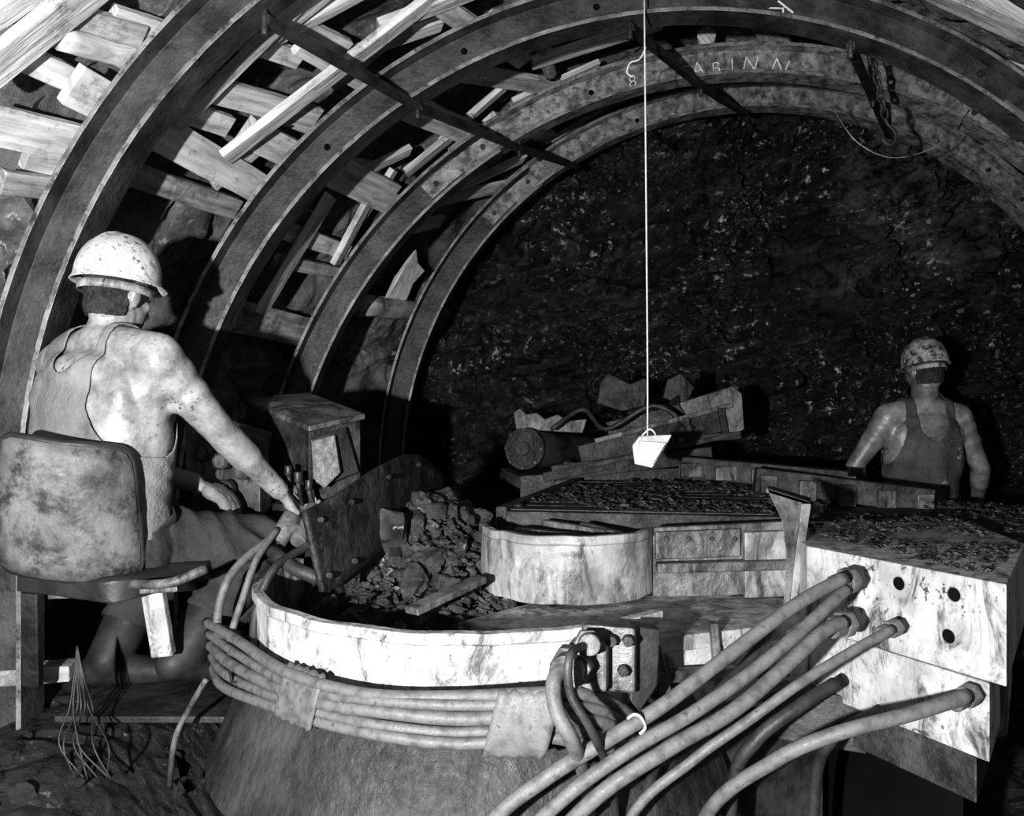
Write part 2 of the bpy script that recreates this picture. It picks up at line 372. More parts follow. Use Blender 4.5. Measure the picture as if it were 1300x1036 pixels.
J1=dict(pel=L(-1.225,2.36,-.405),sr=P(200,458,2.26),sl=P(80,466,2.46),head=P(150,376,2.38),hf=(.36,.92,-.16),
 er=P(284,552,2.42),wr=P(354,622,2.60),el=P(150,590,2.62),wl=P(245,612,2.66),
 hr=((.35,.45,-.6),(.6,.1,.3),(-.6,.3,.4),.75), hl=((.9,-.1,-.35),(0,0,-1),(0,1,0),.35),
 pr=P(172,690,2.34),pl=P(112,692,2.45),kr=P(325,692,2.55),kl=P(200,712,2.76),ar=P(236,828,2.36),al=P(138,836,2.60),fr=V((.45,.5,-.15)).normalized(),fl=V((.7,.2,-.05)).normalized())
def vest1(a,b,h):
    if h<.25: return abs(a)<.21
    t=min(1,(h-.25)/.12)
    right=.17-.095*t**.6 if b<.02 else .15-.05*t
    if h>.47 and abs(a)<.05*min(1,(h-.47)/.05)**.5: return False
    return -.17+.03*max(0,(h-.4)/.1)<a<right
def vest2(a,b,h):
    a=abs(a)
    if h<.25: return a<.21
    t=min(1,(h-.25)/.25); nk=.39
    if h>nk and a<.058*min(1,(h-nk)/.07)**.5: return False
    return a<.17-.065*t**.5
b1,hx1,hd1=person(J1,1.40,1.28,1.18,1.3,'skin','tank',.0065,'person seated with back turned, grey vest, work trousers, hand on lever',vest1,nsm=8)
helmet(b1,hd1+V((-.0,-.0,.056)),(hx1[0],(hx1[1]+V((0,0,.06))).normalized(),hx1[2]),'helmet',rx=.112,ry=.128,rz=.134)
J2=dict(pel=L(2.13,4.12,-.56),sr=P(1216,531,4.1),sl=P(1127,531,4.1),head=P(1174,473,4.14),hf=(-.15,1,-.2),
 er=P(1245,594,4.14),wr=P(1240,640,4.34),el=P(1085,592,4.14),wl=P(1098,634,4.38),
 hr=((0,1,-.3),(0,-.2,-1),(-1,0,0),.5), hl=((0,1,-.2),(0,0,-1),(1,0,0),.5),
 pr=L(2.22,4.12,-.58),pl=L(2.04,4.12,-.58),kr=L(2.27,4.16,-.92),kl=L(1.99,4.18,-.92),ar=L(2.29,4.12,-1.24),al=L(1.97,4.12,-1.24),fr=V((.1,1,0)),fl=V((-.1,1,0)))
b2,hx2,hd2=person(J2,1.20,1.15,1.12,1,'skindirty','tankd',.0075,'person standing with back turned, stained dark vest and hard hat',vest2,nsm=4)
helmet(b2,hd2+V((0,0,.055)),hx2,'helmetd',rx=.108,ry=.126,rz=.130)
# ---------------------------------------------------------------- end block with bolt holes
A0=V((.79,2.11)); B0=V((1.036,1.65)); ed=(B0-A0).normalized()
inward=V((.88,.47,0)).normalized()
def onface(px,py):
    r=P(px,py,1)-V((0,0,H)); n=V((-ed.y,ed.x,0)); q=V((A0.x,A0.y,H)); t=(q-V((0,0,H))).dot(n)/r.dot(n); return V((0,0,H))+r*t
holes=[(onface(x,y),inward,.0155) for x,y in ((1140,741),(1210,755),(1203,808))]
def holedmesh(top,down,holes):
    vs,fs=prismvf(top,down); me=bpy.data.meshes.new('b'); me.from_pydata([tuple(v) for v in vs],[],fs); recalcn(me)
    o=bpy.data.objects.new('tmpb',me); sc.collection.objects.link(o); cs=[]
    for p,n,r in holes:
        v2,f2=tubevf([p-n*.05,p+n*.08],r,24); m2=bpy.data.meshes.new('c'); m2.from_pydata([tuple(q) for q in v2],[],f2); recalcn(m2)
        c=bpy.data.objects.new('c',m2); sc.collection.objects.link(c); cs.append(c)
        md=o.modifiers.new('b','BOOLEAN'); md.operation='DIFFERENCE'; md.object=c; md.solver='EXACT'
    bpy.context.view_layer.update()
    m3=bpy.data.meshes.new_from_object(o.evaluated_get(bpy.context.evaluated_depsgraph_get()))
    for c in cs: bpy.data.objects.remove(c)
    bpy.data.objects.remove(o); return m3
EB=holedmesh([L(.79,2.11,-.37),L(1.036,1.65,-.37),L(1.40,2.15,-.37),L(1.6,2.75,-.40),L(.87,2.65,-.38)],V((0,0,-.215)),holes)
# ---------------------------------------------------------------- tunnel shell
def ring(d,T=SG):
    for a,b in zip(T,T[1:]):
        if d<=b[0]:
            t=(d-a[0])/(b[0]-a[0]); return [a[i]+(b[i]-a[i])*t for i in (1,2,3)]
    return list(T[-1][1:])
def S(px,py,off=0.0):
    hi=None; d=.6
    def rho(d):
        cx,cz,R=ring(d); p=P(px,py,d); z=p.z-H
        return (math.hypot(p.x-cx,z-cz) if z>cz else abs(p.x-cx))-(R+off)
    while d<6.2:
        if rho(d)>=0: hi=d;break
        d+=.05
    if hi is None: return P(px,py,6.0)
    lo=hi-.05
    for _ in range(20):
        m=(lo+hi)/2
        if rho(m)>=0: hi=m
        else: lo=m
    return P(px,py,hi)
def arcpt(d,a,off,T=SG):
    cx,cz,R=ring(d,T); R+=off; leg=H+cz+.25
    if a<.12: return V((cx-R,d,H+cz-leg*(1-a/.12)))
    if a>.88: return V((cx+R,d,H+cz-leg*((a-.88)/.12)))
    th=math.pi*(1-(a-.12)/.76); return V((cx+R*math.cos(th),d,H+cz+R*math.sin(th)))
def shell(name,a0,a1,na,label):
    nd=150; vs=[];fs=[]
    for i in range(nd+1):
        d=-.9+7.5*i/nd
        for j in range(na+1):
            a=a0+(a1-a0)*j/na
            p0=arcpt(d,a,0)
            n1=noise.fractal(p0*1.3,1.0,2.0,5)*.12+abs(noise.noise(p0*3.5))*.14+abs(noise.noise(p0*9))*.06
            vs.append(arcpt(d,a,.27+n1))
    for i in range(nd):
        for j in range(na):
            k=i*(na+1)+j; fs.append([k,k+1,k+na+2,k+na+1])
    o=meshobj(name,vs,fs,'rock',None,False,recalc=False); tag(o,label,'tunnel rock'); o['kind']='structure'
shell('wall_left',0,.33,80,'dark wet rock side of the mine tunnel')
shell('ceiling',.33,.67,80,'dark rock roof of the mine tunnel')
shell('wall_right',.67,1,60,'dark rock side of the mine tunnel')
def face():
    n=210; vs=[];fs=[]
    for i in range(n+1):
        for j in range(n+1):
            x=-1.4+6.6*i/n; z=-.2+4.2*j/n
            p=V((x+z*.4,6.0,z-x*.25)); q=p+V((noise.noise(p*1.5),noise.noise(p*1.5+V((9,9,9))),0))*.3
            s=V((q.x*1.2,0,q.z*4.0))
            y=6.05+noise.fractal(p*.9,1,2,6)*.50-abs(noise.noise(q*2.6))*.34-.20*abs(noise.noise(s*1.6))-.14*noise.cell(V((q.x*3.5,0,q.z*7)))-.08*abs(noise.noise(q*15))
            y-= (z-1.2)*.12
            vs.append((x,y,z))
    for i in range(n):
        for j in range(n):
            k=i*(n+1)+j; fs.append([k,k+1,k+n+2,k+n+1])
    o=meshobj('wall_back',vs,fs,'face',None,False,recalc=False); tag(o,'rugged black coal face closing the tunnel','coal face'); o['kind']='structure'
face()
def floorz(x,y):
    z=noise.fractal(V((x*1.7,y*1.7,3)),1,2,5)*.06+abs(noise.noise(V((x*7,y*7,0))))*.05
    b=max(0,min(1,(-x-.85)/.35))*max(0,min(1,(y-1.3)/.5))*max(0,min(1,(4.2-y)/.8))
    z+=.36*b*b*(3-2*b)
    h=max(0,min(1,(y-4.7)/1.2)); z+=.75*h*h*(3-2*h)
    return z
def floor():
    nx,ny=150,140; vs=[];fs=[]
    for i in range(nx+1):
        for j in range(ny+1):
            x=-3.6+9.0*i/nx; y=-.9+7.4*j/ny; vs.append((x,y,floorz(x,y)))
    for i in range(nx):
        for j in range(ny):
            k=i*(ny+1)+j; fs.append([k,k+ny+1,k+ny+2,k+1])
    o=meshobj('floor',vs,fs,'rubble',None,False,recalc=False); tag(o,'uneven floor of crushed coal and rock','ground'); o['kind']='structure'
floor()
# ---------------------------------------------------------------- arches
def archsweep(d,cx,cz,R,a0,a1,hw=.062,hh=.080,t=.012,n=40):
    prof=[(-hh,-hw),(-hh,hw),(-hh+t*1.4,hw),(-hh+t*2,t/2),(hh-t*2,t/2),(hh-t*1.4,hw),(hh,hw),(hh,-hw),(hh-t*1.4,-hw),(hh-t*2,-t/2),(-hh+t*2,-t/2),(-hh+t*1.4,-hw)]
    vs=[];m=len(prof)
    for i in range(n+1):
        a=a0+(a1-a0)*i/n
        for r,y in prof:
            if a>180: q=V((cx-(R+r),d+y,H+cz-(a-180)/30*(H+cz+.1)))
            elif a<0: q=V((cx+(R+r),d+y,H+cz-(-a)/30*(H+cz+.1)))
            else:
                th=math.radians(a); q=V((cx+(R+r)*math.cos(th),d+y,H+cz+(R+r)*math.sin(th)))
            vs.append(q)
    fs=[]
    for i in range(n):
        for k in range(m): fs.append([i*m+k,i*m+(k+1)%m,(i+1)*m+(k+1)%m,(i+1)*m+k])
    fs.append(list(range(m-1,-1,-1))); fs.append([n*m+k for k in range(m)])
    return vs,fs
specs=[(RG[1],'arch','dark rusty steel support arch beside the seated miner',(60,)),
       (RG[2],'arch','dark steel support arch with punched bolt holes and chalk mark',(55,)),
       (RG[3],'archlight','scuffed steel support arch with chalk lettering on its crown',(128,60)),
       (RG[4],'archlight','scuffed steel support arch standing next to the coal face',(133,50))]
arches=[]
for idx,((d,cx,cz,R),mn,lab,joints) in enumerate(specs):
    a=empty('support_arch',(cx-R,d,0)); tag(a,lab,'support arch','steel support arches'); arches.append(a)
    js=sorted(joints,reverse=True); cuts=[210]+list(js)+[-30]
    for k in range(len(cuts)-1):
        vs,fs=archsweep(d,cx,cz,R+(0 if k%2==0 else .012),cuts[k],cuts[k+1]-(5 if k<len(cuts)-2 else 0),n=50)
        o=meshobj('arch_segment',vs,fs,'arch' if k==0 else mn,a,False,.002); o.data.materials.append(M['archedge'])
        for p in o.data.polygons:
            if p.index<600 and p.index%12 in (11,7): p.material_index=1
    for j in js:
        vs=[];fs=[];n=8
        for i in range(n+1):
            an=j-5+10*i/n
            for r,y in ((-.045,-.022),(.045,-.022),(.045,-.008),(-.045,-.008)): vs.append(rp(d,cx,cz,R,an,r,y))
        for i in range(n):
            for k in range(4): fs.append([i*4+k,i*4+(k+1)%4,(i+1)*4+(k+1)%4,(i+1)*4+k])
        fs+= [[3,2,1,0],[n*4+k for k in range(4)]]
        meshobj('joint_plate',vs,fs,mn,a,False,.002)
        for an in (j-3.5,j+3.5):
            p=rp(d,cx,cz,R,an,0,-.022); cyl('bolt',p,p+V((0,-.02,0)),.014,'steel',a,6,bevel=.001)
    for an in ([101,116,134] if idx==1 else [110] if idx>1 else []):
        p=rp(d,cx,cz,R,an,0,-.0055); cyl('bolt_hole_shade',p,p+V((0,-.003,0)),.014,'black',a,16,bevel=0)  # black disc on the web, painted shade of a hole
for ai,vs,fs in CHK:
    o=meshobj('chalk_letter',vs,fs,'chalk',arches[ai]); o['label']='white chalk letter'
def strut(pts,lab):
    e=merged('tie_strut',[beamvf(a,b,.035,.03) for a,b in zip(pts,pts[1:])],'steel',None,False,.003); tag(e,lab,'tie strut','tie struts between arches')
    for p in pts[:-1]: cyl('clamp_bolt',p+V((0,0,-.05)),p+V((0,0,.04)),.012,'steel',e,8)
def angof(i,px,py):
    d,cx,cz,R=RG[i]; p=P(px,py,d); return math.degrees(math.atan2(p.z-H-cz,p.x-cx))
for L3 in ([(1,325,12),(2,512,108),(3,660,190),(4,735,215)],[(2,795,0),(3,890,110),(4,948,152)],[(2,1092,20),(3,1112,110),(4,1132,165)]):
    strut([rp(*RG[i],angof(i,x,y),-.10) for i,x,y in L3],'dark angle-iron strut bolted between the support arches')
# ---------------------------------------------------------------- lagging
LG=[((-20,95),(125,-20),50,'timber',0),((-20,155),(130,190),52,'timber',0),((90,105),(340,245),46,'timber',.02),((-20,30),(60,-20),30,'timber',.02),
((225,160),(395,-10),20,'timber',.0),((262,115),(430,-20),17,'timber',.03),((285,200),(565,-15),28,'timber',.0),((180,70),(300,-10),30,'timberdark',.04),
((330,398),(420,248),26,'timber',.0),((310,165),(530,275),34,'timber',.04),((240,105),(400,150),34,'timber',.03),
((288,398),(405,425),40,'timberdark',.02),((515,135),(625,182),34,'timber',.0),((590,92),(745,118),26,'timber',.03),
((675,80),(842,28),28,'timber',.0),((550,0),(665,78),26,'timber',.0),((480,35),(610,-15),28,'timber',.0),((585,237),(665,200),18,'timber',.0),
((960,10),(1000,78),34,'timber',.02),((1085,75),(1130,40),28,'timberdark',.0),((1195,90),(1245,130),44,'timber',-.02),((1195,55),(1310,100),26,'timber',.02),
((1170,-15),(1310,50),24,'timberdark',.0),((515,220),(600,150),20,'timber',.02),((1240,-10),(1310,35),22,'timber',.05),((380,55),(490,120),28,'timber',.03),
((700,180),(795,122),18,'timberdark',.03),((20,5),(180,45),34,'timberdark',.04),((425,335),(470,250),20,'timber',.03),((540,258),(645,235),18,'timber',.02),
((330,60),(470,-15),18,'timber',.05),((420,165),(560,95),20,'timber',.05),((445,225),(520,190),16,'timber',.04),((350,330),(470,355),16,'timberdark',.05),
((600,60),(720,-15),22,'timber',.05),((730,65),(800,-10),20,'timberdark',.05),((840,70),(1000,60),16,'timber',.05),((1040,20),(1180,90),18,'timberdark',.05),((0,230),(110,245),30,'timberdark',.05),((150,215),(300,265),30,'timberdark',.05),
((140,20),(250,55),30,'timber',.05),((420,205),(500,245),28,'timber',.02),((620,150),(700,175),20,'timber',.02),((360,20),(440,60),22,'timber',.05),
((190,150),(260,60),20,'timber',.06),((270,235),(350,170),20,'timber',.06),((390,235),(455,160),18,'timber',.06),((480,160),(560,60),18,'timber',.06),((560,180),(640,110),16,'timber',.06),((420,110),(520,30),18,'timber',.07),((650,130),(760,80),14,'timber',.06),((340,285),(440,320),22,'timber',.05),((480,300),(560,280),18,'timber',.04),((450,290),(500,215),16,'timber',.06),((890,20),(1080,30),16,'timber',.07),
((0,60),(90,100),34,'timber',.07),((30,200),(150,225),26,'timber',.07),((170,120),(290,160),30,'timber',.07),((250,30),(380,75),26,'timber',.07),((300,120),(420,170),24,'timber',.07),((440,70),(560,30),22,'timber',.08),((530,100),(640,60),18,'timber',.08),((370,200),(480,215),22,'timber',.07),((620,20),(740,45),18,'timber',.08),((520,250),(610,215),16,'timber',.07)]
for (a,b,w,mn,off) in LG:
    p1=S(a[0],a[1],.105+off+random.uniform(-.004,.004)); p2=S(b[0],b[1],.105+off)
    cx,cz,R=ring((p1.y+p2.y)/2); mid=(p1+p2)/2; nrm=V((mid.x-cx,0,mid.z-H-cz)).normalized()
    o=beam('lagging_board',p1,p2,w/F*mid.y,.032,mn,None,up=nrm,bevel=.003,jit=.05,seg=5)
    tag(o,'pale split timber lagging board wedged behind the arches' if mn=='timber' else 'dirt-darkened timber lagging board wedged behind the arches','timber board','timber lagging boards')
for (a,b,w,mn) in (((75,48),(205,88),32,'timber'),((455,386),(562,398),26,'timberdark'),((893,80),(897,45),22,'timber'),((1075,92),(1078,60),24,'timber'),((690,60),(700,95),18,'timberdark')):
    p1=S(a[0],a[1],.12); p2=S(b[0],b[1],.12); w_=w/F*(p1.y+p2.y)/4
    pts=spline([p1,p1.lerp(p2,.5)+V((random.uniform(-.01,.01),0,random.uniform(-.01,.01))),p2],4)
    vs,fs=tubevf(pts,w_,12,[w_*random.uniform(.9,1.08) for _ in pts]); d=(p2-p1).normalized()
    o=meshobj('lagging_log',vs,fs,mn,None,True,uv=(p1,d,d.cross(V((0,0,1))).normalized())); tag(o,'round split log wedged behind the steel arches','log','round lagging logs')
o=prism('timber_scrap',[S(488,378,.10),S(500,352,.10),S(510,340,.09),S(524,318,.10),S(526,335,.10),S(535,345,.10),S(520,362,.10),S(512,382,.10)],V((.02,.02,.01)),'stone'); tag(o,'pale broken scrap of timber stuck between the arches','timber scrap')
# ---------------------------------------------------------------- operator seat
seat=empty('operator_seat',P(110,870,2.2)); tag(seat,'worn vinyl operator seat with padded backrest on steel frame','seat')
def cushion(name,c,ex,ey,ez,matn,parent,bulge=0,taper=0,e=5):
    bm=bmesh.new(); bmesh.ops.create_cube(bm,size=2); 
    bmesh.ops.subdivide_edges(bm,edges=bm.edges,cuts=9,use_grid_fill=True)
    for v in bm.verts:
        x,y,z=v.co
        nrm=(abs(x)**e+abs(z)**e)**(1/e); mx=max(abs(x),abs(z))
        if nrm>0: s=mx/nrm; x*=s; z*=s
        yy=y*(1-.35*(max(abs(x),abs(z)))**8)
        v.co=c+ex*x*(1-taper*z)+ey*(yy-bulge*(x*x))+ez*z
    return bmobj(name,bm,matn,parent,True)
ex=V((.93,.30,-.14)).normalized()*.170; ey=V((-.30,.93,.12)).normalized()*.026; ez=V((.02,-.10,1)).normalized()*.182
cushion('backrest',P(82,650,2.08),ex,ey,ez,'vinyl',seat,bulge=-2.6,taper=.06,e=8)
pts=[]
for i in range(49):
    a=2*math.pi*i/48; x,z=math.cos(a),math.sin(a); e=.25
    x=math.copysign(abs(x)**e,x); z=math.copysign(abs(z)**e,z); pts.append(P(82,650,2.08)+ex*x*(1-.06*z)*.99+ez*z+ey*(.0+2.6*x*x))
merged('backrest_piping',[tubevf(pts,.012,8)],'vinyld',seat,True)
cushion('seat_cushion',P(150,728,2.32),V((.93,-.40,0)).normalized()*.22,V((0,0,1))*.035,V((.40,.93,0)).normalized()*.20,'vinyld',seat)
prism('seat_pan',[P(60,745,2.15),P(225,735,2.12),P(255,735,2.45),P(110,735,2.5)],V((0,0,-.035)),'midsteel',seat)
beam('seat_leg',P(195,752,2.2),P(208,832,2.22),.06,.03,'white',seat,up=V((0,1,0)))
beam('seat_leg',P(40,752,2.3),P(42,870,2.35),.05,.03,'steel',seat,up=V((0,1,0)))
tube('seat_lever',[P(165,742,2.12),P(215,740,2.08),P(262,722,2.12)],.013,'midsteel',seat)
beam('footrest',P(120,884,2.52),P(330,884,2.46),.38,.02,'steel',seat)
# ---------------------------------------------------------------- console
con=empty('control_console',P(370,800,2.95)); tag(con,'steel hydraulic control console with gauges and levers','control console')
prism('cabinet_body',[P(312,512,3.05),P(392,548,2.75),P(458,532,2.85),P(392,504,3.2)],V((0,0,-.30)),'farsteel',con)
prism('cabinet_lid',[P(308,505,3.06),P(392,541,2.73),P(464,525,2.84),P(392,498,3.22)],V((0,0,-.02)),'midsteel',con)
beam('door_panel',P(402,588,2.72),P(447,571,2.80),.012,.17,'steel',con)
prism('side_bracket',[P(395,560,2.70),P(425,552,2.72),P(432,600,2.72),P(412,620,2.70),P(398,610,2.70)],V((0,.02,0)),'midsteel',con,.002)
prism('gauge_panel',[P(235,530,2.95),P(330,560,2.72),P(345,548,2.85),P(250,520,3.0)],V((0,0,-.27)),'midsteel',con)
for (x,y) in ((262,575),(285,585),(312,597),(290,620)):
    n=V((-.25,-1,0)).normalized(); p=P(x,y,2.86-(x-240)*.0020)
    gq=cyl('gauge',p,p+n*.03,.032,'steel',con,24); cyl('gauge_dial',p+n*.03,p+n*.032,.022,'midsteel',gq,24,bevel=0)
prism('console_stand',[P(330,640,2.9),P(400,640,2.75),P(440,630,2.85),P(370,620,3.05)],V((0,0,-1.0)),'steel',con)
for i,(x,y) in enumerate(((378,612),(392,622),(366,604))):
    lv=tube('control_lever',[P(x+14,690,2.72),P(x+8,655,2.70),P(x,y,2.66)],.008,'steel',con)
    cyl('lever_knob',P(x,y,2.66),P(x,y,2.66)+V((0,0,.035)),.013,'vinyld',lv,12)
# ---------------------------------------------------------------- loading machine
mc=empty('coal_loading_machine',L(.3,2.4,-1.33)); tag(mc,'white-painted coal loading machine with curved basin, conveyor and hoses','loading machine')
def arcwall(name,cx,cy,R,t,z0,z1,a0,a1,matn,n=60,lip=0,R1=None,bevel=.003):
    vs=[];fs=[]; R1=R1 or R
    prof=[(R,z0),(R,z0-.03),(R+0.0,z0-.03),(R1,z1),(R1-t,z1),(R-t,z0)] if not lip else [(R+lip,z0),(R+lip,z0-.025),(R,z0-.028),(R1,z1),(R1-t,z1),(R-t,z0)]
    m=len(prof)
    for i in range(n+1):
        a=math.radians(a0+(a1-a0)*i/n)
        dz=.004*noise.noise(V((i*.25,0,R*9)))
        for r,z in prof: vs.append(L(cx+r*math.cos(a),cy+r*math.sin(a),z+dz))
    for i in range(n):
        for k in range(m): fs.append([i*m+k,i*m+(k+1)%m,(i+1)*m+(k+1)%m,(i+1)*m+k])
    fs+=[list(range(m)),[n*m+k for k in range(m-1,-1,-1)]]
    return meshobj(name,vs,fs,matn,mc,False,bevel)
arcwall('basin_wall',-.1,2.4,.65,.022,-.50,-.71,160,316,'white',lip=.008)
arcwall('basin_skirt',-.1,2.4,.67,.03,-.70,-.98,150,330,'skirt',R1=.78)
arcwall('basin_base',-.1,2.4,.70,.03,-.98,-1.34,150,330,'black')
cs=lambda R,i,n,cx,cy,z: L(cx+R*math.cos(2*math.pi*i/n),cy+R*math.sin(2*math.pi*i/n),z)
prism('basin_floor',[cs(.63,i,64,-.1,2.4,-.665) for i in range(64)],V((0,0,-.03)),'fines',mc,0)
arcwall('turntable_drum',.18,2.55,.28,.018,-.37,-.57,165,335,'white2',lip=.006)
prism('drum_cover',[cs(.262,i,48,.18,2.55,-.43) for i in range(48)],V((0,0,-.03)),'steel',mc,0)
for (a,b) in (((655,662,2.55),(735,668,2.45)),((690,652,2.65),(770,664,2.5)),((740,655,2.6),(790,668,2.46))):
    beam('scraper_bar',P(*a)+V((0,0,-.03)),P(*b)+V((0,0,-.03)),.03,.02,'midsteel',mc)
prism('side_plate',[L(.435,2.43,-.37),L(.86,2.43,-.35),L(.86,2.46,-.35),L(.435,2.46,-.37)],V((0,0,-.22)),'midsteel',mc)
prism('side_plate',[L(.44,2.41,-.38),L(.70,2.41,-.37),L(.70,2.43,-.37),L(.44,2.43,-.38)],V((0,0,-.085)),'midsteel',mc)
prism('side_plate',[L(.71,2.40,-.38),L(.84,2.40,-.375),L(.84,2.43,-.375),L(.71,2.43,-.38)],V((0,0,-.20)),'white2',mc)
beam('side_rib',L(.44,2.395,-.485),L(.84,2.395,-.475),.04,.03,'midsteel',mc)
for x in (.47,.54,.61,.68): cyl('rivet',L(x,2.41,-.40),L(x,2.40,-.40),.007,'steel',mc,8,bevel=.001)
prism('deck_plate',[L(-.15,2.15,-.585),L(.25,1.93,-.575),L(.80,2.1,-.57),L(.84,2.42,-.58),L(.2,2.5,-.58)],V((0,0,-.04)),'white2',mc)
prism('front_panel',[L(.25,1.93,-.60),L(.80,2.1,-.60),L(.8,2.3,-.60),L(.25,2.2,-.60)],V((.0,.05,-.20)),'white',mc)
prism('lower_frame',[L(.25,2.0,-.8),L(.85,2.15,-.8),L(.9,2.9,-.8),L(.2,2.9,-.8)],V((0,0,-.54)),'steel',mc)
beam('deck_lip',P(610,735,2.3),P(522,776,2.08),.05,.02,'midsteel',mc)
for (a,b,w) in (((800,860,1.9),(1000,850,2.0),.03),((830,820,1.92),(850,900,1.92),.03),((905,790,2.0),(915,890,2.0),.02)):
    beam('frame_strap',P(*a),P(*b),w,.03,'midsteel',mc,up=V((0,1,0)))
pl=[(973,620),(1028,637),(1017,700),(1004,776),(994,776),(998,700),(992,660)]
prism('bracket_plate',[P(x,y,2.22) for x,y in pl],V((.01,.02,0)),'midsteel',mc,.002)
prism('bracket_flange',[P(973,620,2.22),P(1028,637,2.22),P(1030,632,2.34),P(976,616,2.34)],V((0,0,-.012)),'midsteel',mc,.002)
prism('bracket_edge',[P(1018,640,2.20),P(1030,640,2.20),P(1010,776,2.20),P(1002,776,2.20)],V((.005,.03,0)),'white2',mc,.002)
EB.name='end_block'; eb=bpy.data.objects.new('end_block',EB); finish(eb,mc,True,False,'white')
md=eb.modifiers.new('bevel','BEVEL'); md.width=.003; md.segments=2; md.limit_method='ANGLE'; md.angle_limit=.9
for p,n,r in holes: cyl('bolt_hole_shade',p+n*.004,p+n*.02,r*.99,'black',eb,20,bevel=0)  # black disc stands in for the shade deep inside each hole
prism('end_block_lower',[L(.80,2.12,-.59),L(1.022,1.685,-.59),L(1.36,2.15,-.59),L(1.5,2.6,-.59),L(.87,2.6,-.59)],V((0,0,-.17)),'white',mc)
prism('step_plate',[L(.82,2.12,-.765),L(1.015,1.72,-.765),L(1.3,2.1,-.765),L(.9,2.5,-.765)],V((0,0,-.10)),'farsteel',mc)
prism('step_plate',[L(.60,2.14,-.74),L(.9,2.0,-.74),L(1.1,2.5,-.74),L(.6,2.5,-.74)],V((0,0,-.14)),'farsteel',mc)
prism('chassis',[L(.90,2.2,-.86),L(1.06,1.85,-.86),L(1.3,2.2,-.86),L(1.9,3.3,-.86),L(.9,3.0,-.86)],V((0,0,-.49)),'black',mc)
prism('side_rail',[P(1262,850,1.85),P(1282,842,1.95),P(1275,935,1.95),P(1255,940,1.85)],V((.015,.01,0)),'midsteel',mc,.002)
prism('rear_hull',[L(.9,2.7,-.40),L(1.62,2.3,-.40),L(2.35,3.25,-.42),L(1.5,3.75,-.42)],V((0,0,-.35)),'fines',mc)
q0,q1,q2,q3=L(-.02,2.83,-.37),L(.92,2.68,-.37),L(1.32,3.85,-.37),L(.35,4.0,-.37)
prism('conveyor_deck',[q+V((0,0,-.01)) for q in (q0,q1,q2,q3)],V((0,0,-.14)),'fines',mc)
for i in range(10):
    t=(i+.5)/10; a=q0.lerp(q3,t); b=q1.lerp(q2,t)
    beam('conveyor_slat',a,b,.07,.012,'fines' if i%3 else 'steel',mc,bevel=.003)
beam('conveyor_edge',q0+V((-.02,0,-.02)),q3+V((-.02,0,-.02)),.04,.07,'farsteel',mc)
beam('conveyor_edge',q1+V((-.02,-.02,-.02)),q1.lerp(q2,.9)+V((.02,0,.0)),.04,.05,'steel',mc)
beam('conveyor_edge',q0+V((0,-.03,-.03)),q1+V((0,-.03,-.03)),.03,.07,'farsteel',mc)
beam('guide_rail',P(865,592,3.9),P(1078,612,3.5),.08,.10,'farsteel',mc)
beam('guide_rail',P(958,608,3.4),P(1182,636,3.3),.08,.10,'farsteel',mc)
for t in (.06,.28,.50,.72,.93):
    p=P(958,608,3.4).lerp(P(1182,636,3.3),t)+V((0,-.05,0)); beam('rail_bracket',p+V((-.035,0,-.02)),p+V((.035,0,-.02)),.03,.09,'midsteel',mc,jit=.1)
    p=P(865,592,3.9).lerp(P(1078,612,3.5),t)+V((0,-.055,0)); beam('rail_bracket',p+V((-.06,0,-.01)),p+V((.06,0,-.01)),.03,.07,'midsteel',mc,jit=.1)
top=spline([P(382,650,2.10),P(425,628,2.22),P(480,592,2.5),P(525,577,2.85),P(560,603,3.15)],8)
bot=spline([P(405,752,2.10),P(432,742,2.22),P(485,700,2.5),P(528,660,2.85),P(562,645,3.15)],8)
vs=[];fs=[]
for a,b in zip(top,bot):
    for k in range(7): vs.append(a.lerp(b,k/6))
for i in range(len(top)-1):
    for k in range(6): fs.append([i*7+k,i*7+k+1,(i+1)*7+k+1,(i+1)*7+k])
sp=meshobj('shield_plate',vs,fs,'farsteel',mc,True); md=sp.modifiers.new('s','SOLIDIFY'); md.thickness=.014
for i in (3,10,17,24):
    for k in (.15,.8):
        p=top[i].lerp(bot[i],k)+V((.015,-.012,.0)); cyl('rivet',p,p+V((.008,-.012,0)),.009,'steel',mc,10,bevel=.002)
prism('hinge_lug',[P(738,792,1.70),P(806,798,1.68),P(812,790,1.80),P(745,785,1.82)],V((0,0,-.14)),'midsteel',mc,.006)
prism('hinge_lug',[P(722,815,1.66),P(770,818,1.64),P(775,810,1.72),P(728,808,1.74)],V((0,0,-.10)),'midsteel',mc,.006)
prism('lug_bracket',[P(800,795,1.72),P(838,800,1.74),P(835,870,1.74),P(812,905,1.72),P(800,890,1.72)],V((0,.05,0)),'steel',mc,.004)
for x,y in ((775,812),(796,812),(790,850)):
    p=P(x,y,1.67); cyl('bolt',p,p+V((0,-.018,0)),.012,'steel',mc,6,bevel=.001)
def coupling(p,dr,r=.028,mn='hose'):
    dr=V(dr).normalized(); e=cyl('hose_coupling',p,p+dr*.03,r*1.3,mn,mc,6); cyl('coupling_collar',p+dr*.03,p+dr*.065,r,mn,e,24)
coupling(P(728,842,1.62),(-.35,-1,0),.034,'midsteel'); coupling(P(745,815,1.64),(.0,-1,.2),.022,'midsteel')
coupling(P(1082,735,1.86),(-.9,-.5,-.15),.024); coupling(P(1078,790,1.84),(-.9,-.5,-.1),.024); coupling(P(1140,795,1.8),(-.9,-.4,-.2),.016); coupling(P(1236,880,1.68),(-.9,-.4,-.2),.019)
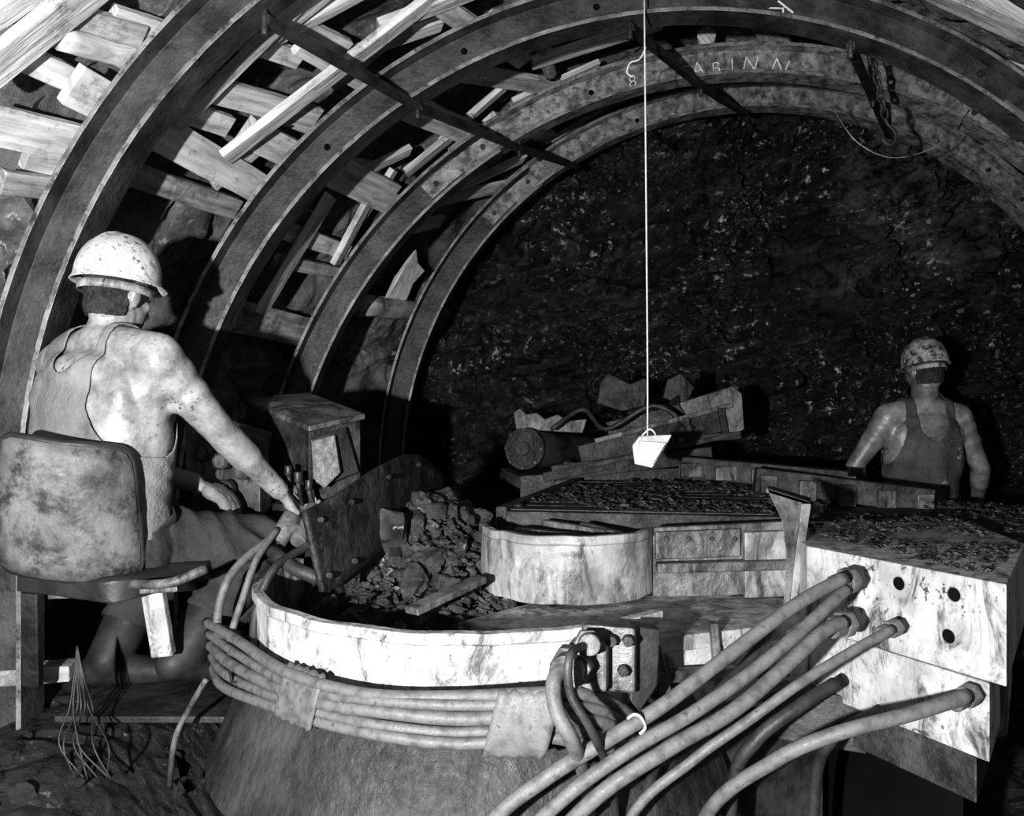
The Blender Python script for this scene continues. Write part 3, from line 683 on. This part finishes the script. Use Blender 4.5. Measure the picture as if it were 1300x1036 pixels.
def hose(pts,r,mn='hose'): return tube('hydraulic_hose',[P(*p) for p in pts],r,mn,mc,n=8,seg=14)
hose([(1072,733,1.80),(1010,768,1.74),(925,832,1.66),(845,893,1.59),(770,940,1.56),(690,990,1.54),(620,1050,1.55),(580,1150,1.6)],.0150)
hose([(1074,748,1.82),(1045,775,1.76),(965,845,1.67),(880,905,1.60),(800,952,1.56),(720,1010,1.55),(655,1080,1.58),(630,1180,1.62)],.0140)
hose([(1070,790,1.79),(1045,802,1.75),(995,848,1.69),(930,903,1.63),(850,950,1.58),(760,1010,1.56),(700,1080,1.60),(680,1180,1.64)],.0155)
hose([(1132,799,1.76),(1080,828,1.72),(1015,868,1.68),(950,915,1.66),(880,965,1.66),(800,1040,1.68),(770,1180,1.72)],.011)
hose([(1228,884,1.64),(1150,908,1.60),(1060,932,1.60),(985,965,1.64),(900,1030,1.72),(860,1150,1.8)],.015)
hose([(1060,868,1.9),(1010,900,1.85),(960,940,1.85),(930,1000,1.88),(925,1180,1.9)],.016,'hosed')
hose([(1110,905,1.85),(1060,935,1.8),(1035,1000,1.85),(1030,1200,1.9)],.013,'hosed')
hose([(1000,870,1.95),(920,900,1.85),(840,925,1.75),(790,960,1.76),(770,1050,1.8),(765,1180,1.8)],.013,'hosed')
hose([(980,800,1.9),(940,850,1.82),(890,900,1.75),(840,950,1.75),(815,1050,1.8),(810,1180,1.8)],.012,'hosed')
hose([(722,846,1.58),(704,862,1.54),(706,900,1.52),(728,945,1.52),(745,1000,1.66),(748,1090,1.74),(748,1200,1.78)],.0155,'hose')
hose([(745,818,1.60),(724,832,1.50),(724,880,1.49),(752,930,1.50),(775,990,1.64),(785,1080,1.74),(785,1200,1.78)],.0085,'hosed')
o=tube('hose_tie',[P(797,912,1.55),P(806,907,1.54),P(815,912,1.55),P(819,924,1.57),P(812,932,1.57)],.003,'string',mc,seg=6)
for i in range(5):
    J_=lambda: random.uniform(-5,5)
    hose([(262+i*2,790+i*14,2.25),(300-i*4,812+i*15,2.08),(350,846+i*13,1.88),(405,868+i*12,1.76),(480,880+i*13+J_(),1.68+random.uniform(-.02,.02)),(580,884+i*14+J_(),1.645+random.uniform(-.02,.02)),(690,880+i*14,1.62),(735,880+i*16,1.64),(790,900+i*14,1.72),(850,960+i*10,1.9)],(.0135,.0115,.0145,.012,.013)[i],'hose')
def sleeve(a,b,h,d):
    vs=[];fs=[]; pa,pb=P(*a),P(*b); upv=V((.25,0,1)).normalized(); out=V((0,-1,0))
    for i in range(13):
        c=pa.lerp(pb,i/12)
        for k in range(20):
            an=2*math.pi*k/20; cx_=math.copysign(abs(math.cos(an))**.6,math.cos(an)); sx_=math.copysign(abs(math.sin(an))**.8,math.sin(an))
            w=1+.06*math.sin(i*2.4)+.03*random.random(); vs.append(c+upv*sx_*h*w+out*cx_*d*w)
    for i in range(12):
        for k in range(20): fs.append([i*20+k,i*20+(k+1)%20,(i+1)*20+(k+1)%20,(i+1)*20+k])
    fs+=[list(range(20)),[12*20+k for k in range(19,-1,-1)]]
    meshobj('hose_sleeve',vs,fs,'hose',mc,True)
sleeve((358,874,1.86),(404,893,1.765),.062,.026)
sleeve((622,918,1.63),(702,918,1.61),.070,.022)
hose([(352,672,2.35),(326,710,2.25),(308,760,2.2),(292,815,2.15),(300,850,2.08)],.010)
hose([(262,862,2.12),(240,900,2.14),(222,940,2.15),(215,1000,2.2)],.008,'midsteel')
hose([(380,668,2.4),(335,690,2.33),(290,735,2.22),(276,800,2.2),(300,830,2.1)],.012)
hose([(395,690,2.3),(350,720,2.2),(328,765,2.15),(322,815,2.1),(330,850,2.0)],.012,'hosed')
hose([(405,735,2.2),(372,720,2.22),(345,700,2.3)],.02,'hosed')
cyl('hose_coupling',P(372,655,2.42),P(350,690,2.36),.03,'midsteel',mc)
cyl('hose_coupling',P(398,645,2.5),P(378,688,2.36),.024,'hose',mc)
# coal heap
def moundh(x,y): return .33*math.exp(-((x+.30)/.30)**2-((y-2.80)/.45)**2)+.10*math.exp(-((x+.05)/.2)**2-((y-3.2)/.3)**2)
def mound():
    n=150; vs=[];fs=[]
    for i in range(n+1):
        for j in range(n+1):
            x=-.72+1.0*i/n; y=2.0+1.6*j/n
            q=V((x,y,0)); q=q+V((noise.noise(q*9),noise.noise(q*9+V((5,5,5))),0))*.05
            h=moundh(x,y)+(noise.cell(q*13)-.3)*.05+noise.cell(q*29+V((0,0,4)))*.028+abs(noise.noise(q*38))*.022
            vs.append(L(x,y,-.70+h))
    for i in range(n):
        for j in range(n):
            k=i*(n+1)+j; fs.append([k,k+n+1,k+n+2,k+1])
    o=meshobj('coal_heap',vs,fs,'coal',None,False,recalc=False); tag(o,'heap of loose crushed coal lying in the machine basin','coal'); o['kind']='stuff'
mound()
bmI=bmesh.new(); bmesh.ops.create_icosphere(bmI,subdivisions=3,radius=1); IV=[v.co.copy() for v in bmI.verts]; IF=[[v.index for v in f.verts] for f in bmI.faces]; bmI.free()
bmI=bmesh.new(); bmesh.ops.create_icosphere(bmI,subdivisions=1,radius=1); IV1=[v.co.copy() for v in bmI.verts]; IF1=[[v.index for v in f.verts] for f in bmI.faces]; bmI.free()
def lump(p,r,mn,name='coal_lump',lab='jagged lump of coal on the heap',cat='coal',grp='coal lumps in the basin'):
    s=V([random.uniform(.6,1.35) for _ in range(3)]); seed=V([random.uniform(0,50) for _ in range(3)])
    planes=[(V((random.gauss(0,1),random.gauss(0,1),random.gauss(0,1))).normalized(),random.uniform(.45,.85)) for _ in range(11)]
    vs=[]
    for c in IV:
        c=c.copy()
        for n_,dd in planes:
            e=c.dot(n_)-dd
            if e>0: c-=n_*e
        c*=1+.16*noise.noise(c*3+seed)+.16*noise.noise(c*8+seed)
        vs.append(p+V((c.x*s.x,c.y*s.y,c.z*s.z))*r)
    o=meshobj(name,vs,IF,mn,recalc=False); tag(o,lab,cat,grp); return o
for i in range(85):
    x=random.gauss(-.27,.16); y=random.uniform(2.15,3.05)
    if x<(-.60+(y-2.1)*.27)+.06: x=-.60+(y-2.1)*.27+.08+random.random()*.1
    r=random.choice((.018,.022,.026,.03,.036,.045,.06)) if y>2.35 else random.uniform(.014,.024)
    lump(L(x,y,-.67+moundh(x,y)+r*.10),r,'coal')
lump(P(492,680,2.5),.085,'coal')
def scatter(name,poly,z,nn_,rmin,rmax,lab,zf=None,mn='coaldark',pw=4):
    vs=[];fs=[]; a,b,c,d=[V(p) for p in poly]
    for i in range(nn_):
        s,t=random.random(),random.random(); p=a.lerp(b,s).lerp(d.lerp(c,s),t)
        if zf is None and noise.noise(V((p.x*3,p.y*3,2)))<-.25: continue
        r=rmin+(rmax-rmin)*random.random()**pw
        m=Matrix.Rotation(random.uniform(0,6),3,V((random.random()*.4,random.random()*.4,1)))@Matrix.Diagonal((r*random.uniform(.7,1.6),r,r*.5)); k=len(vs)
        zz=z if zf is None else zf(p.x,p.y)
        q=V((p.x,p.y,H+zz+r*.15)); vs+=[q+m@(v*random.uniform(.75,1.15)) for v in IV1]; fs+=[[j+k for j in f] for f in IF1]
    o=meshobj(name,vs,fs,mn,recalc=False); tag(o,lab,'coal'); o['kind']='stuff'
scatter('coal_chippings',[(.83,2.5),(1.05,1.74),(1.35,2.1),(1.5,2.7)],-.37,2000,.002,.016,'loose coal chippings covering the white end block',pw=7)
scatter('coal_chippings',[(.0,2.85),(.9,2.72),(1.3,3.8),(.38,3.95)],-.363,4500,.003,.020,'loose coal chippings scattered on the conveyor slats',pw=5)
scatter('coal_chippings',[(.95,2.72),(1.62,2.38),(2.25,3.25),(1.5,3.7)],-.41,2600,.003,.024,'loose coal chippings covering the rear hull',pw=6)
scatter('coal_chippings',[(-.4,2.0),(.15,2.0),(.15,2.25),(-.5,2.3)],-.665,600,.004,.016,'loose coal chippings on the basin floor')
scatter('coal_chippings',[(-.5,2.25),(.0,2.25),(.05,3.2),(-.35,3.1)],0,1900,.004,.022,'loose coal chippings strewn over the basin heap',lambda x,y:-.66+moundh(x,y),'coal')
# ---------------------------------------------------------------- far machinery
cb=empty('cutting_boom',V((.4,4.6,.1))); tag(cb,'dark articulated cutting boom with round flange in front of the face','machine boom')
n=V((-.45,-1,.1)).normalized()
c=P(668,570,4.3); cyl('boom_barrel',c+V((.5,.5,-.06)),c,.10,'steel',cb,32); cyl('flange',c,c+n*.03,.115,'farsteel',cb,32); cyl('flange_hub',c+n*.03,c+n*.035,.095,'steel',cb,24); cyl('flange_core',c+n*.035,c+n*.06,.04,'farsteel',cb,24)
for i in range(8):
    a=2*math.pi*i/8; s=n.cross(V((0,0,1))).normalized(); t=s.cross(n); p=c+n*.03+(s*math.cos(a)+t*math.sin(a))*.105; cyl('flange_bolt',p,p+n*.015,.008,'midsteel',cb,6,bevel=0)
beam('boom_beam',P(735,578,4.2),P(935,528,4.2),.16,.11,'farsteel',cb,jit=.05,seg=5)
beam('boom_beam',P(700,600,4.15),P(900,576,4.15),.14,.08,'farsteel',cb,jit=.05,seg=5)
beam('boom_beam',P(770,545,4.45),P(920,508,4.4),.14,.08,'steel',cb,jit=.05,seg=5)
beam('boom_rib',P(755,560,4.08),P(930,514,4.08),.02,.025,'midsteel',cb)
beam('boom_rib',P(745,592,4.06),P(940,550,4.06),.02,.025,'farsteel',cb)
for x,y in ((870,546),(915,534)): beam('boom_rib',P(x,y-16,4.07),P(x+6,y+18,4.07),.035,.02,'farsteel',cb,up=V((0,1,0)))
prism('boom_plate',[P(862,512,4.1),P(930,490,4.1),P(942,500,4.1),P(945,545,4.1),P(925,556,4.1),P(915,522,4.1),P(875,532,4.1)],V((0,.05,0)),'midsteel',cb)
prism('boom_plate',[P(758,512,4.35),P(763,486,4.35),P(772,474,4.35),P(784,480,4.35),P(800,488,4.35),P(818,480,4.35),P(824,486,4.35),P(818,515,4.35),P(790,522,4.35)],V((0,.05,0)),'farsteel',cb)
prism('boom_plate',[P(842,505,4.45),P(848,482,4.45),P(864,474,4.45),P(882,492,4.45),P(870,515,4.45)],V((0,.05,0)),'steel',cb)
prism('toothed_plate',[P(652,524,4.4),P(660,518,4.4),P(668,526,4.4),P(682,524,4.4),P(692,532,4.4),P(708,526,4.4),P(722,534,4.4),P(745,532,4.4),P(740,550,4.4),P(655,545,4.4)],V((0,.05,0)),'midsteel',cb)
for (a,b,w) in (((690,606,4.1),(780,588,4.1),.05),((715,590,4.12),(775,597,4.12),.04),((640,600,4.4),(700,632,4.15),.06),((860,560,4.1),(940,552,4.1),.04),((770,484,4.5),(830,520,4.4),.04),((880,478,4.6),(850,520,4.4),.04)):
    beam('boom_link',P(*a),P(*b),w,w,'farsteel',cb)
prism('boom_base',[P(660,604,4.12),P(940,590,4.12),P(960,585,4.7),P(680,590,4.7)],V((0,0,-.9)),'steel',cb)
tube('boom_hose',[P(700,545,4.2),P(740,520,4.25),P(770,545,4.15),P(830,515,4.1),P(880,545,4.08)],.013,'hosed',cb)
for i in range(80):
    x=random.uniform(-.6,3.6); y=random.uniform(4.95,5.6); lump(V((x,y,floorz(x,y)+.02)),random.uniform(.05,.15),'face','rock_lump','broken rock lump at the foot of the coal face','rock','rock lumps by the face')
for i in range(50):
    x=random.uniform(-1.75,-.95); y=random.uniform(1.9,3.3); lump(V((x,y,floorz(x,y)+.005)),random.uniform(.02,.055),'rubble','rock_lump','small dark rock lump on the tunnel floor','rock','rock lumps near the seat')
# ---------------------------------------------------------------- plumb line etc
pb=empty('plumb_line',P(825,552,3.1)); tag(pb,'pale string hanging from arch with wrapped stone weight','plumb line')
tube('string',[V((.52,3.1,H+1.66)),V((.527,3.1,H+.9)),V((.533,3.1,H+.2)),P(822,553,3.1)],.0035,'string',pb,n=3,seg=6)
tube('string_tail',[P(820,60,3.1),P(812,75,3.1),P(800,80,3.1),P(796,92,3.1),P(803,98,3.1)],.003,'string',pb,seg=6)
tube('string_knot',[P(815,553,3.1),P(825,545,3.08),P(832,552,3.1),P(824,556,3.12)],.004,'string',pb,seg=6)
vs,fs=prismvf([P(812,554,3.05),P(853,552,3.09),P(849,560,3.03),P(828,594,3.03),P(806,589,3.03),P(803,566,3.03)],V((.01,.08,.0))); meshobj('stone_weight',vs,fs,'stone',pb,False,.002)
vs,fs=prismvf([P(812,560,3.02),P(846,562,3.02),P(829,590,3.02),P(809,585,3.02)],V((.0,.03,.0))); meshobj('stone_wrapping',vs,fs,'stone',pb,False,.002)
tube('loose_wire',[P(1052,125,4.0),P(1065,150,3.9),P(1090,182,3.9),P(1130,200,3.9),P(1175,192,3.9),P(1205,172,3.95),P(1230,140,4.05)],.0028,'white2')
tag(bpy.data.objects['loose_wire'],'thin loose wire loop hanging beneath the arch','wire')
ch=empty('hanging_chain',P(1120,175,3.4)); tag(ch,'dark steel chain and hook hanging from the roof','chain')
pts=[P(1086,-30,3.3).lerp(P(1124,150,3.5),i/15) for i in range(16)]
for i in range(15):
    a=pts[i];b=pts[i+1]; d=(b-a).normalized(); s=V((0,1,0)) if i%2 else V((1,0,0)); s=(s-d*s.dot(d)).normalized(); m=(a+b)/2
    lp=[m+d*math.cos(2*math.pi*k/16)*.03+s*math.sin(2*math.pi*k/16)*.014 for k in range(17)]
    merged('chain_link',[tubevf(lp,.006,6)],'steel',ch,True)
tube('hook',[pts[-1],P(1127,158,3.5),P(1136,168,3.5),P(1136,180,3.5),P(1128,184,3.5),P(1120,176,3.5)],.008,'steel',ch,seg=8)
beam('sleeper_board',P(-60,862,2.5),P(95,850,2.55),.09,.05,'timberdark'); tag(bpy.data.objects['sleeper_board'],'dirty timber board lying by the arch foot','timber board')
for i in range(7):
    x0=88+i*5; o=tube('frayed_cable',[P(98,820,2.2),P(94+i*2,860,2.18),P(x0,900,2.15+.01*i),P(x0+random.uniform(-20,30),945,2.1),P(x0+random.uniform(-10,40),990,2.1)],.0025,'hosed',seg=6); tag(o,'thin frayed cable strand hanging below the seat','cable','frayed cable strands')
# ---------------------------------------------------------------- light, world, camera
w=bpy.data.worlds.new('w'); sc.world=w; w.use_nodes=True; w.node_tree.nodes['Background'].inputs[0].default_value=(1,1,1,1); w.node_tree.nodes['Background'].inputs[1].default_value=.006
lt=bpy.data.lights.new('flash','POINT'); lt.energy=690; lt.shadow_soft_size=.03; lo=bpy.data.objects.new('flash',lt); lo.location=(-.68,-.50,H-.06); sc.collection.objects.link(lo)
cam=bpy.data.cameras.new('camera'); cam.lens=F/1300*36; cam.sensor_width=36; cam.sensor_fit='HORIZONTAL'; cam.clip_start=.02
co=bpy.data.objects.new('camera',cam); co.location=(0,0,H); co.rotation_euler=(math.pi/2,0,0); sc.collection.objects.link(co); sc.camera=co
sc.view_settings.view_transform='Standard'
try: sc.view_settings.look='Medium High Contrast'
except Exception as e: pass
